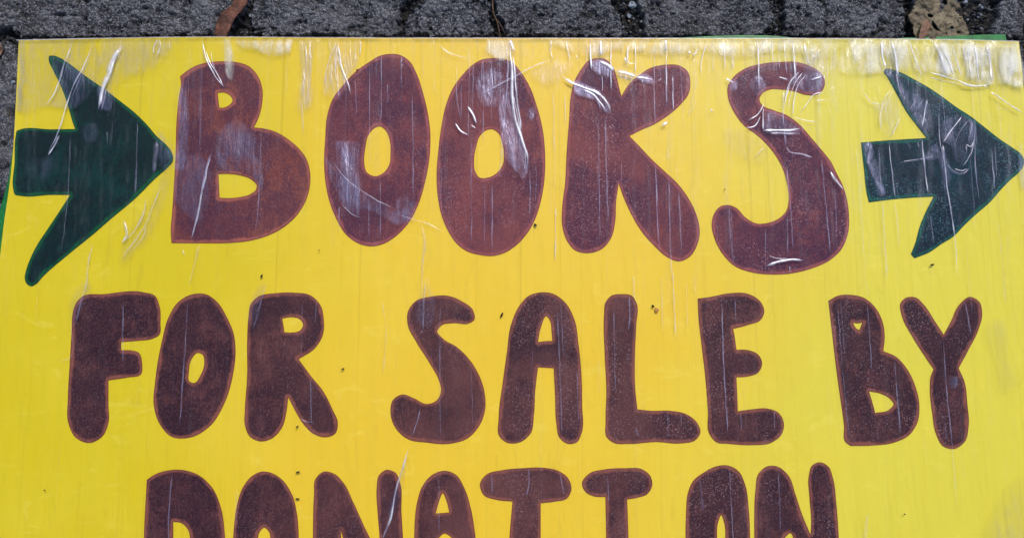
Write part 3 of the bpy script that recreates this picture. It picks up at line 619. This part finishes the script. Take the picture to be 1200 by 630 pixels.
# creases: photo-pixel path, half width, whiteness painted as highlight
K = [
 ([(84,52),(75,76),(69,96),(62,112),(51,126)], 1.0, .75), ([(87,56),(78,78),(71,100),(65,112)], .5, .45),
 ([(110,48),(98,78),(88,96),(80,116),(73,140),(64,164),(55,182)], .9, .75), ([(110,56),(101,78),(91,98),(83,118)], .6, .5), ([(70,158),(66,166),(56,182)], 1.1, .7),
 ([(145,51),(134,70),(128,86),(122,100),(118,116),(115,130)], 2.2, .95), ([(140,56),(131,72),(125,88)], 2.2, .7), ([(124,104),(119,130)], 1.6, .5),
 ([(185,46),(181,53),(180,64)], .8, .7), ([(186,46),(188,54),(184,66)], .8, .6),
 ([(236,46),(242,70),(250,86),(263,103)], .9, .8), ([(240,58),(246,74),(256,90),(262,102)], .7, .8), ([(247,60),(250,78),(258,92)], .8, .5),
 ([(249,176),(243,196),(240,210),(236,228),(233,246),(228,266),(223,283)], 1.4, .6), ([(246,180),(238,214),(234,234)], .8, .4), ([(236,96),(235,140),(234,180)], .9, .28),
 ([(306,152),(305,190),(304,220),(299,278)], .7, .38),
 ([(145,258),(148,268),(149,274),(142,285)], 1.3, .7), ([(172,230),(168,250),(156,272),(142,285)], .8, .65), ([(190,216),(180,240),(170,264),(152,290),(140,306)], .8, .55),
 ([(172,262),(166,280),(150,296)], .8, .5), ([(109,284),(104,306),(101,335)], .9, .5), ([(234,284),(228,310),(220,336)], 1.2, .3), ([(214,292),(216,300)], .8, .5),
 ([(83,152),(80,218),(77,256),(70,304)], .6, .30), ([(161,140),(160,186),(158,230)], .9, .32), ([(184,164),(182,186),(180,204)], 2.2, .32), ([(125,154),(126,170)], .8, .25),
 ([(356,46),(359,66),(354,114),(355,160)], 1.0, .55), ([(362,46),(364,80),(358,130)], 1.6, .28), ([(353,90),(353,140)], .5, .4),
 ([(395,49),(384,76),(380,102)], .9, .55), ([(396,51),(400,76),(409,102),(411,112)], 1.1, .85), ([(395,52),(393,84),(396,104)], .9, .5), ([(392,60),(402,86),(404,106)], .8, .5), ([(423,48),(422,66)], .9, .6), ([(404,56),(412,90)], .6, .35),
 ([(433,72),(433,120),(433,200)], .6, .34), ([(447,64),(446.5,146)], .7, .42), ([(454.4,98),(454.6,122)], .7, .55), ([(470,66),(470,102)], .8, .34), ([(483,106),(484,188),(484,240)], .7, .36), ([(397,240),(397.5,275)], .7, .45), ([(432,240),(432.5,280)], .6, .35), ([(445.6,206),(445.6,280)], .7, .42), ([(416,90),(418,138)], .5, .3), ([(404,166),(403,196)], 1.0, .35),
 ([(388,186),(400,204),(424,224),(452,240),(466,246)], .8, .45), ([(400,240),(414,252),(424,256)], .7, .4), ([(464,250),(480,256),(500,262),(520,272)], .9, .4),
 ([(494,262),(498,292),(492,320)], 1.6, .3), ([(497,276),(495,320),(494,350)], .8, .35),
 ([(514,52),(522,60),(538,66),(552,70)], 1.2, .35), ([(535,74),(535,112),(540,142)], .7, .55), ([(548,124),(554,134),(558.4,145)], 1.0, .9), ([(533,144),(540,154),(549,159)], 1.0, .85), ([(551,146),(558,151)], .9, .8),
 ([(562,111),(582,101),(610,86),(623,79),(648,70)], .9, .6), ([(566,70),(563,100)], .7, .5), ([(576,68),(576,148)], .6, .36), ([(585,68),(586,130)], .6, .36), ([(541,96),(540,140)], .7, .3),
 ([(596,46),(598,62),(600,84),(600,110),(604,140),(612,164),(618,186),(616,204)], 1.4, .8), ([(592,46),(595,66),(594,100),(592,126),(590,160)], 1.1, .55), ([(601,60),(604,92),(606,122),(610,148),(608,160)], 1.2, .6), ([(597,46),(603,62)], 2.4, .8), ([(600,104),(607,140),(615,180),(617,200)], .8, .7), ([(589,150),(587,190),(584,208)], 1.3, .45),
 ([(517,192),(517,250)], .6, .3), ([(552.6,160),(552.6,294)], .7, .34), ([(576.6,210),(576.6,298)], .8, .5), ([(568,210),(568,292)], .5, .25), ([(621,196),(621,256)], .6, .4), ([(628,190),(628,240)], .6, .3),
 ([(658,90),(670,97),(682,102),(698,108),(708,116),(715,128),(716,133)], 1.7, .95), ([(680,104),(696,112),(706,124),(711,134)], 1.2, .75), ([(688,106),(700,118),(704,130)], .8, .5), ([(702,72),(714,78),(719,84)], 2.4, .85), ([(722,84),(734,86),(746,90)], 1.6, .85), ([(744,91),(756,92),(768,94)], 1.3, .8), ([(770,96),(776,92)], .8, .6),
 ([(646,46),(646,64),(648,70)], .9, .7), ([(663,47),(665,58),(668,72)], .7, .7), ([(692,50),(692,64),(693,82)], 1.1, .8), ([(704,47),(704,66)], 1.6, .85), ([(716,46),(716,108)], .8, .85), ([(737,52),(736,60),(737,74),(745,74)], .9, .75), ([(745,50),(744.5,86)], .8, .8), ([(732,66),(734,76)], 2.2, .7), ([(705.4,88),(706,108)], .8, .6), ([(675,64),(677,70)], .6, .6), ([(729,50),(730,66)], .5, .5),
 ([(767,58),(767,120),(768,150)], .6, .5), ([(781,60),(781,124)], .8, .75), ([(788,88),(789,130)], .7, .65), ([(774,70),(774,92)], .6, .4),
 ([(701,134),(702,200),(703,289)], .7, .48), ([(709,134),(710,185),(713,265)], .8, .5), ([(768,188),(770,245),(773,300)], .9, .55), ([(784,205),(786,304),(787,330)], .7, .5), ([(795,221),(799,301)], .7, .4), ([(728,190),(728,214)], .6, .4),
 ([(651,238),(651,310)], .8, .7), ([(650,110),(650,250)], .5, .3), ([(662,108),(663,146)], .6, .6), ([(648,100),(649,180)], .5, .35), ([(783,150),(783,190)], .6, .45), ([(793,190),(793,215)], .5, .4), ([(820,80),(806,140)], .6, .4), ([(775,148),(783,143)], 1.6, .6), ([(808,136),(816,118)], .8, .4),
 ([(830,48),(822,70),(822,92)], .8, .6), ([(818,56),(812,66),(818,60)], 1.0, .7), ([(848,48),(850,82)], 1.1, .75), ([(856,50),(860,84)], .8, .6), ([(836,48),(836,86)], .6, .5), ([(780,46),(781,60)], 1.8, .7), ([(806,60),(810,64)], 2.2, .7), ([(870,48),(871,66)], .6, .6), ([(888,46),(889,75),(889.5,107)], 1.0, .75), ([(893,50),(894,74)], .5, .5),
 ([(904,47),(906,76)], .6, .6), ([(912,47),(914,84)], .6, .5), ([(919,47),(922,87)], .9, .7), ([(929,47),(930,64),(933,96)], 1.0, .7), ([(943,50),(946,70),(950,78)], 1.4, .7), ([(952,72),(962,56)], 1.2, .6), ([(964,90),(950,94)], 1.2, .9), ([(966,88),(966,94)], 1.2, .8), ([(968,60),(970,80)], .6, .5), ([(978,54),(982,78)], .7, .5),
 ([(938,83),(928,95),(922,111),(919,128)], .6, .75), ([(942,84),(932,97),(926,113),(923,130)], .6, .7), ([(936,84),(924,99),(920,116)], .6, .6), ([(946,86),(936,99),(931,116),(929,138)], .6, .6), ([(912,90),(924,94)], .9, .6), ([(968,107),(952,112),(946,122),(939,131)], .8, .75), ([(970,118),(956,118)], .8, .6), ([(930,138),(948,142),(958,144)], .9, .7), ([(868,98),(869,104)], .9, .5),
 ([(895,126),(894,138),(894,153)], .8, .8), ([(894,153),(910,153),(930,152),(938,150)], 1.5, .9), ([(900,156),(938,157)], 1.4, .45), ([(900,132),(901,144)], .8, .7), ([(919,105),(918,130),(918,150)], 1.2, .5), ([(874,150),(884,148),(892,136)], .8, .6), ([(876,142),(888,134),(896,120)], .7, .6), ([(850,92),(860,98)], 1.6, .7), ([(832,131),(836,129)], 2.4, .7), ([(885,184),(895,173)], .9, .55),
 ([(921,172),(926,178),(940,181),(953,185)], 1.2, .6), ([(919,150),(921,174)], 1.4, .35), ([(973,200),(980,212),(989,223)], 1.4, .7), ([(962,178),(965,210),(969,250),(973,300)], .8, .55), ([(978,218),(980,250),(980,280)], .6, .42), ([(921,190),(926,240),(930,296)], .8, .5), ([(923,250),(923,304)], .6, .4), ([(897,266),(897,320)], .6, .45), ([(854,240),(856,276),(860,312)], .7, .4), ([(857,244),(859,300)], .5, .3),
 ([(897,312),(912,307),(926,304),(942,305)], 1.5, .95), ([(901,300),(914,303),(924,303)], .6, .6), ([(925,311),(926,320)], .8, .5), ([(932,311),(932,317)], .7, .5), ([(840,262),(841,282)], .5, .3), ([(995,240),(1009,246),(1014,330)], .4, .2),
 ([(1003,160),(1009,246),(1014,324)], .6, .35), ([(1034,230),(1037,280),(1040,330)], .8, .45), ([(1049,233),(1054,290)], .7, .5), ([(960,100),(962,176)], .5, .4), ([(974,90),(975,160)], .5, .4),
 ([(1030,168),(1031,200),(1034,232)], .7, .4), ([(1041.5,165),(1045,198),(1049,233)], .8, .7), ([(1080,160),(1084,198),(1087.5,228)], .8, .65), ([(1101,112),(1101,160),(1107,193),(1111,227),(1117,263),(1123,330)], .8, .62), ([(1105,168),(1108,200),(1110,216)], 1.4, .5), ([(1141.7,146),(1143,190),(1147.5,238)], .8, .5), ([(1162.5,172),(1164,200),(1166,225)], .9, .5), ([(1166,168),(1168,210)], .5, .4), ([(1090,250),(1094,286)], .6, .35), ([(1170,262),(1175,310),(1178,360)], .7, .35),
 ([(1056,190),(1075,187),(1098,182)], .8, .45), ([(1110,191),(1114,198),(1122,203),(1130,203),(1137,196)], 1.4, .38), ([(1118,198),(1128,200),(1134,197)], .9, .6), ([(1141.7,162),(1138,180),(1128,196)], .9, .75), ([(1131,169),(1138,172),(1141,166)], .9, .7), ([(1132,170),(1133,180)], .7, .5),
 ([(1086.7,116),(1083,135),(1080,150)], 1.0, .65), ([(1082,117),(1074,130),(1070,140)], .7, .5), ([(1075,118),(1066,128)], .6, .5), ([(1078,118),(1072,134)], .5, .4), ([(1128,136),(1113,155),(1105,168)], .8, .6), ([(1136,140),(1122,160),(1118,174)], .8, .45), ([(1140,142),(1134,168)], .8, .5), ([(1124,140),(1108,160)], .5, .4), ([(1050,84),(1053,100),(1056,112)], 1.0, .5), ([(1061,112),(1058,120)], .6, .5),
 ([(1012.5,108),(1018,118),(1034,124)], .7, .6), ([(1045,103),(1036,117),(1032,137),(1033,156)], .7, .6), ([(1040,106),(1038,130),(1042,150)], .5, .5), ([(1055,137),(1045,160)], .8, .65), ([(1024,110),(1028,122),(1032,132)], .6, .5), ([(1048,104),(1040,120),(1037,140)], .5, .45), ([(1052,112),(1048,136)], .5, .4), ([(1060,164),(1068,174)], .5, .5), ([(1075,166),(1078,174)], .8, .5),
 ([(1033,48),(1035,70),(1039,82)], 1.3, .85), ([(1045,48),(1050,70),(1052,90)], 1.6, .85), ([(1065,48),(1072,68),(1082,92)], 1.2, .7), ([(1070,50),(1079,72),(1086,90)], 1.8, .35), ([(1094,48),(1102,64),(1110,88)], 2.2, .95), ([(1114.7,49),(1120,68),(1127,92)], 1.1, .85), ([(1100,50),(1112,72),(1118,90)], 1.2, .7), ([(1134,56),(1138,90)], .7, .6), ([(1142.7,52),(1145,70),(1147,96)], 1.1, .85), ([(1148,52),(1151,84),(1150,98)], .7, .6), ([(1156,51),(1160,70),(1163,98)], 2.2, .75), ([(1184,60),(1186,92)], .6, .5), ([(1182,50),(1188,52),(1196,62)], .6, .6), ([(1128,52),(1132,74)], 1.0, .6), ([(1015,50),(1010,70),(1008,86)], .9, .5), ([(1022,54),(1020,80)], 1.2, .5), ([(1000,50),(1002,72)], .6, .5),
 ([(1085,84),(1100,88),(1118,93),(1143,101),(1152,100),(1166,97)], 1.1, .75), ([(1160,106),(1168,112),(1180,120),(1199,133)], .8, .6), ([(1086,90),(1120,98),(1138,102)], .7, .5), ([(1166,127),(1184,129)], .5, .4), ([(1152,99),(1158,104)], 1.5, .6), ([(1161,108),(1166,112)], .9, .7),
 ([(498.7,322),(497,350),(495.6,390)], 1.0, .4), ([(502,324),(502,346)], .8, .3), ([(515.6,349),(515.6,450),(516,517)], .6, .34), ([(492.4,479),(488,496),(483,511)], 1.0, .55), ([(652,349),(656,430),(659,517)], .8, .4), ([(657,349),(660,420)], .6, .34), ([(676,430),(678,500)], .5, .3), ([(552,430),(554,500)], .5, .25), ([(447,350),(452,380),(449,440)], 1.2, .22),
 ([(144.6,349),(143.5,428)], .8, .36), ([(220.7,346),(216,420),(210,504)], .8, .36), ([(312,330),(304,360),(296,387)], .9, .35), ([(364,441),(365,498)], .7, .4), ([(371,350),(369,380)], .6, .34), ([(354,352),(353,420)], .5, .28), ([(104,322),(96,350),(88,380)], 1.0, .35), ([(83,376),(80,420),(66,424)], .7, .25), ([(352,490),(360,494),(368,494)], .7, .4),
 ([(719.5,358),(720,410),(721,463)], .6, .36), ([(737.6,346),(738,374),(736,390)], .9, .5), ([(742,322),(743,350)], 1.0, .4), ([(845.6,346),(848.7,441),(853.5,517)], .8, .5), ([(861,349),(863,380)], .6, .35), ([(782.7,482),(783,514)], .6, .35), ([(798,484),(799,500)], .5, .3), ([(907.5,479),(908,504)], .7, .38), ([(868,482),(869,504)], .6, .3), ([(788,312),(790,350),(792,397)], .7, .6), ([(775,320),(777,396)], .7, .35), ([(804,325),(806,388)], .6, .3), ([(745,500),(748,512)], 1.4, .25), ([(812,320),(816,346)], .6, .35),
 ([(981,349),(988,440),(995.6,517)], .6, .34), ([(985,349),(990,420)], .5, .28), ([(1016,352),(1022,438)], .7, .34), ([(1048,419),(1052,470),(1055.9,511)], .7, .5), ([(1023,470),(1030,517)], .5, .25), ([(1105,390),(1108,441),(1116,524),(1122,600)], .7, .45), ([(1130.5,352),(1138.4,393.5)], .7, .4), ([(1121,440),(1119,456)], .8, .3), ([(1013,320),(1018,350)], .5, .35),
 ([(201.7,552),(198,600),(197,640)], .8, .34), ([(278,570),(276,620)], .9, .34), ([(480,522),(472,548),(465,569),(459,602),(446,638)], 1.1, .75), ([(474,540),(463,580),(452,618)], .8, .4), ([(619.5,548),(620,566),(616.5,581)], .9, .42), ([(514.5,560),(514,629)], .6, .3), ([(576,554),(577,580)], .6, .35), ([(656,552),(661,580)], .8, .4), ([(854.7,546),(857,590),(860,640)], .7, .46), ([(912,549),(914.7,625)], .7, .42), ([(1017,600),(1012,640)], 2.0, .25), ([(820,560),(824,600)], 1.4, .16), ([(712,556),(713,590)], .6, .3),
]
# fine flute lines pressed through the wrap: parallel painted highlights running up the board
r2 = random.Random(3)
for _ in range(100):
    xw = r2.uniform(-.50, .52); v0 = r2.choice([47, 47, 60, r2.uniform(60, 330), r2.uniform(330, 520)])
    L_ = r2.uniform(14, 120)*(1 if v0 < 300 else .9)
    k0 = (.18+.3*r2.random())*(1.0 if xw > -.05 else .45)*(1 if v0 < 250 else .5)
    pts = []
    for t in np.linspace(0, 1, 4):
        v = v0+L_*t; yw = at(600, v, ZB1)[1]
        u, vv = inv_at(xw+r2.uniform(-.0005, .0005), float(yw), ZB1); pts.append((u, vv))
    if pts[0][0] < 28 or pts[0][0] > 1185: continue
    K.append((pts, .45, k0))
CV, CF, CA = [], [], []
for pts, hw, al in K:
    P = spline(pts, False, 2.5); n = len(P)
    if n < 3: P = spline(pts, False, .8); n = len(P)
    T = np.gradient(P, axis=0); T /= np.linalg.norm(T, axis=1)[:, None]+1e-9
    N = np.c_[-T[:, 1], T[:, 0]]
    s = np.linspace(0, 1, n); taper = np.clip(np.minimum(s, 1-s)*7, .12, 1)
    sd = r2.uniform(0, 999)
    wv = hw*taper*(.65+.7*vnoise(s*n/5+sd, s*0, 3)); jit = (vnoise(s*n/4+sd, s*0+5, 4)-.5)*.8
    am = al*np.clip(.45+.85*vnoise(s*n/7+sd, s*0+9, 6), 0, 1.1)*np.clip(taper*1.3, 0, 1)
    base = len(CV)
    for i in range(n):
        for o, hgt, ak in ((-1, 0, .05), (-.45, .8, .8), (.1, 1, 1), (.5, .7, .75), (1, 0, .05)):
            p = P[i]+N[i]*(o*wv[i]*1.25+jit[i]); z = ZB1+.0030+hgt*wv[i]*PX*.8+float(wrinkle(p[0], p[1]))
            x, y = at(p[0], p[1], z); CV.append((x, y, z)); CA.append(min(1, am[i]*ak*(.56 if al < .6 else .9)))
    for i in range(n-1):
        for j in range(4):
            a = base+i*5+j; CF.append((a, a+1, a+6, a+5))
mesh_obj('tape_crease_highlight', CV, np.array(CF), M_CREASE_GLINT, sign, {'al': CA})['kind'] = 'stuff'

# folded white-ish tape lip that caps the board's top edge
lip = []
E = spline([(22, 47.5), (120, 45.3), (240, 43.6), (360, 44.3), (480, 44.8), (620, 45), (760, 45.2), (930, 45.3), (1040, 45.8), (1130, 47), (1194, 48.8)], False, 4)
LV, LF, LA = [], [], []
for i, p in enumerate(E):
    kk = .55+.4*float(vnoise(np.array(i/6.), np.array(1.), 5))
    for dv, z, a in ((-.5, ZB0, .15), (-.7, ZB1-.0008, .25), (-.3, ZB1+.0009, kk*.55), (.8, ZB1+.0032, kk*.6), (2.4, ZB1+.0034, .1)):
        x, y = at(p[0], p[1]+dv, ZB1); LV.append((x, y, z)); LA.append(a)
    if i:
        for j in range(4): a = (i-1)*5+j; LF.append((a, a+1, a+6, a+5))
mesh_obj('tape_edge', LV, np.array(LF), M_CREASE_GLINT, sign, {'al': LA})

# ---------------------------------------------------------------- leaves and litter
def leaf(name, outline, zf, mat, label, cat, mid=None, holes=(), rag=1.2):
    O_ = spline(outline, True, 1.0); O_ = O_+(np.c_[vnoise(O_[:, 0]*.55, O_[:, 1]*.55, 91), vnoise(O_[:, 0]*.55, O_[:, 1]*.55, 92)]-.5)*rag
    V, T, D = fill([O_]+[spline(h, True, 1.2) for h in holes], 1.3, 1.3, 99)
    z = zf(V, D); X, Y = at(V[:, 0], V[:, 1], z)
    vein = np.zeros(len(V))
    if mid is not None:
        for a, b in mid:
            dd = poly_dist(V[:, 0], V[:, 1], [a, b], [0, 0]); vein = np.maximum(vein, np.clip(1-dd/1.0, 0, 1)*.8)
    o = mesh_obj(name, np.c_[X, Y, z], T, mat, None, {'vein': vein, 'ed': D})
    md = o.modifiers.new('thickness', 'SOLIDIFY'); md.thickness = .0004
    return tag(o, label, cat)
M_L1 = m_leaf('dry_brown_leaf', lin(112, 68, 50), lin(64, 38, 28), lin(150, 104, 80))
M_L2 = m_leaf('weathered_tan_leaf', lin(124, 112, 88), lin(80, 70, 54), lin(156, 144, 118))
M_L3 = m_leaf('orange_leaf', lin(128, 96, 76), lin(96, 68, 54), lin(150, 118, 96))
def curl(V, D):
    a, b = np.array((285, -6.)), np.array((258, 44.)); e = (b-a)/np.linalg.norm(b-a)
    t = (V-a)@e; c = (V-a)@np.array((-e[1], e[0]))
    return .0042+.0032*np.cos(np.clip(c/9, -1.4, 1.4))+.0010*fbm(V[:, 0]/5, V[:, 1]/3, 3, 81)+.0012*np.clip((12-t)/20, 0, 1)
leaf('dead_leaf', [(274,-10),(274,0),(273.5,3),(266,10),(259,16.5),(255,24),(252,33),(252,40),(256,43.5),(264,43.5),(269,35),(274,24),(280,16),(287,8),(290,2),(291,-5),(286,-14)], curl, M_L1,
     'reddish brown dead leaf curled into a tube on the paving at the sign\'s upper edge', 'leaf', [((283, -8), (259, 43)), ((273, 12), (266, 11)), ((276, 14), (282, 12)), ((266, 26), (257, 25)), ((268, 28), (273, 25))])
leaf('dead_leaf', [(1072,-14),(1074,0),(1072.7,5),(1064,20,1),(1068.7,29),(1072,41),(1078,50),(1130,50),(1136,40,1),(1133,30.7),(1126.7,20),(1119,13.3,1),(1126.7,8),(1120,2.7),(1116,-8),(1110,-10),(1109,5),(1105,12),(1098.7,16.7,1),(1101,10.7),(1100.7,0),(1098,-14)],
     lambda V, D: .0034+.0042*np.abs(fbm(V[:, 0]/11, V[:, 1]/9, 4, 83)-.5)*2+.0030*(1-np.clip(np.abs(poly_dist(V[:, 0], V[:, 1], [(1094, 50), (1088, 0)], [0, 0]))/9, 0, 1))+.0018*(1-np.clip(poly_dist(V[:, 0], V[:, 1], [(1095, 42), (1118, 0)], [0, 0])/6, 0, 1)), M_L2,
     'large grey-brown maple leaf with ragged lobes at the sign\'s upper right edge', 'leaf',
     [((1094, 50), (1088, 0)), ((1094, 40), (1066, 20)), ((1095, 42), (1118, 4)), ((1098, 42), (1132, 34)), ((1088, 20), (1080, 8)), ((1088, 16), (1096, 6))],
     [[(1092, 23.5, 1), (1096, 28), (1102, 37, 1), (1096, 35), (1092, 29)], [(1115, 31), (1118, 33), (1116, 36), (1113, 34)], [(1122, 36), (1125, 38), (1122, 40)], [(1122, 24), (1124, 25), (1123, 27)], [(1108, 38), (1110, 39), (1109, 41)], [(1087, 17), (1093, 17.5), (1094, 19.5), (1088, 20)]], 3.2)
leaf('dead_leaf', [(1091,21,1),(1092,26),(1089,35),(1084,44),(1076,47,1),(1078,36),(1082,26)], lambda V, D: .0084+.0009*np.sin(V[:, 0]/3)-.0000*D, M_L3,
     'small pointed orange-brown leaf lying on the large maple leaf', 'leaf', [((1090, 23), (1080, 45))])
leaf('dead_leaf', [(-8,50),(0,52),(3,56),(3,61),(0,65),(-9,66)], lambda V, D: .004+.001*np.sin(V[:, 1]/2), M_L3,
     'brown leaf fragment at the far left beside the sign\'s corner', 'leaf')

def tube(name, pts, r0, r1, mat, label=None, cat=None):
    vs, fs = [], []; n = len(pts)
    for i, p in enumerate(pts):
        r = r0+(r1-r0)*i/(n-1)
        a = Vector(pts[max(0, i-1)]); b = Vector(pts[min(n-1, i+1)]); t = (b-a).normalized()
        s = t.cross(Vector((0, 0, 1))).normalized(); q_ = s.cross(t)
        for k in range(7):
            an = k/7*2*math.pi; vs.append(Vector(p)+(s*math.cos(an)+q_*math.sin(an))*r)
        if i:
            for k in range(7): fs.append(((i-1)*7+k, (i-1)*7+(k+1) % 7, i*7+(k+1) % 7, i*7+k))
    o = mesh_obj(name, [tuple(v) for v in vs], np.array(fs), mat)
    return tag(o, label, cat) if label else o
M_TW = m_plain('dry_twig', lin(92, 70, 50), lin(58, 42, 30), .7)
def tw(pp, z):
    P = spline(pp, False, 3); return [(*[float(c) for c in at(p[0], p[1], z)], z+.0006*math.sin(i*.8)) for i, p in enumerate(P)]
tube('twig', tw([(574, -14), (577, 0), (578, 14), (583, 27), (586, 44)], .0032), .0009, .0006, M_TW, 'thin bent brown twig lying in a narrow paving joint', 'twig')
tube('pine_needle', tw([(583, 24), (588, 32), (593, 42)], .0036), .0005, .0003, M_TW, 'short dry stalk lying beside the thin brown twig', 'stalk')

# stone chips in the joints: each its own lump
M_CH = [m_plain('stone_chip_grey', lin(96, 98, 106), lin(70, 72, 80)), m_plain('stone_chip_pale', lin(142, 152, 164), lin(112, 122, 136)), m_plain('stone_chip_brown', lin(92, 78, 66), lin(64, 54, 48))]
def chip(name, u, v, r, seed, mat, flatk=.5, elong=1.3, rot=0, dz=0):
    import bmesh
    bm = bmesh.new(); bmesh.ops.create_icosphere(bm, subdivisions=2, radius=1)
    rr = random.Random(seed)
    pl = [(Vector((rr.gauss(0, 1), rr.gauss(0, 1), rr.gauss(0, 1))).normalized(), rr.uniform(.5, .85)) for _ in range(9)]
    for vt in bm.verts:
        for nn, dd in pl:
            k = vt.co.dot(nn)
            if k > dd: vt.co -= nn*(k-dd)
        vt.co.x *= elong; vt.co.z *= flatk
    me = bpy.data.meshes.new(name); bm.to_mesh(me); bm.free(); me.materials.append(mat)
    o = bpy.data.objects.new(name, me); col.objects.link(o)
    x, y = at(u, v, 0); o.location = (float(x), float(y), gz(u, v)+r*PX*flatk*.55+dz); o.scale = (r*PX,)*3; o.rotation_euler = (rr.uniform(-.3, .3), rr.uniform(-.3, .3), rot or rr.uniform(0, 6))
    return o
tag(chip('stone_chip', 743, 4, 6.0, 11, M_CH[1], .45, 1.25, 2.6, .001), 'largest pale blue-grey stone chip in the wide dark joint', 'stone')
tag(chip('stone_chip', 738, 16, 3.2, 12, M_CH[1], .5, 1.3), 'second pale chip just below the largest pale stone', 'stone')
tag(chip('stone_chip', 1173, 6, 3.4, 14, M_CH[0], .5, 1.3), 'rounded pebble right of the large maple leaf near the picture top', 'stone')
tag(chip('stone_chip', 1133, 1, 3.0, 16, M_CH[1], .5, 1.1), 'pale pebble just right of the maple leaf\'s upper lobe', 'stone')
GR = 'small stone chips in the paving joints'
zones = [(728, 760, -4, 42, 16), (1124, 1186, -2, 40, 30), (276, 300, 12, 42, 8), (904, 918, 2, 38, 5), (1, 22, 50, 110, 6)]
k = 0
for (a, b, c_, d_, n) in zones:
    for _ in range(n):
        k += 1
        u, v = r2.uniform(a, b), r2.uniform(c_, d_)
        if math.hypot(u-743, v-4) < 8: continue
        o = chip('stone_chip', u, v, r2.uniform(1.0, 2.7), 100+k, M_CH[r2.choice([0, 0, 0, 1, 2])], .55, r2.uniform(1, 1.5))
        tag(o, 'small angular stone chip lying in a dirty joint of the dark paving', 'stone', GR)

# specks of dirt on the wrap
M_BLK = m_plain('dark_speck', lin(36, 24, 14), lin(20, 14, 10)); M_TAN = m_plain('seed_husk', lin(214, 160, 96), lin(186, 128, 64))
def speck(u, v, r, rot, label, mat=M_BLK, el=1.8, name='dirt_speck'):
    o = chip(name, u, v, r*.78, int(u*7+v), mat, .5, el, rot)
    z = ZB1+.0022+float(wrinkle(u, v))*1.1; x, y = at(u, v, z); o.location = (float(x), float(y), z)
    return tag(o, label, 'debris')
sd = bpy.data.objects.new('seed', None); col.objects.link(sd); z = ZB1+.0022; x, y = at(767, 361, z); sd.location = (float(x), float(y), z)
tag(sd, 'tiny seed with black tip and tan husk between the L and the E of SALE', 'seed')
for (u, v, r, el, mt, nm) in ((765.2, 358.6, 1.5, 1.5, M_BLK, 'seed_tip'), (769.6, 363.2, 2.5, 1.7, M_TAN, 'husk')):
    o = chip(nm, u, v, r, int(u), mt, .5, el, -.85); x, y = at(u, v, z); o.location = (float(x)-sd.location.x, float(y)-sd.location.y, 0); o.parent = sd
speck(401.6, 432, 1.7, .3, 'round black speck on the yellow right of the word FOR')
speck(627.2, 263.6, 2.0, -.6, 'dark bug-like speck at the lower right edge of the second large O')
speck(306.5, 323.5, 1.8, .9, 'ragged dark speck on the yellow below the large letter B')
speck(1092.5, 310, 1.8, .2, 'dark flake just below the lower tip of the right arrow')
speck(588, 369, 1.9, 1.2, 'slim dark speck between the S and the A of SALE', el=2.6)
speck(349, 553, 1.7, .15, 'upper of two dark slivers above the word DONATION', el=2.2)
speck(349, 584, 1.6, .05, 'lower of two dark slivers, between the O and the N of DONATION', el=2.2)
speck(348.5, 499.5, 1.5, .9, 'thin dark fleck by the foot of the letter R', el=2)
speck(418.6, 82, 1.3, .4, 'pinhead dark dot on the upper left rim of the first large O')
speck(374, 293, 1.0, .4, 'pale brown dot on the yellow at the lower left of the first large O')
speck(849, 222, .9, .4, 'faint dot inside the bowl of the large S')
speck(52, 574, 1.1, .4, 'pinhead dot on the yellow at the lower left', el=1.3)
speck(1060, 602, 1.1, .4, 'pinhead dot on the yellow at the lower right', el=1.3)
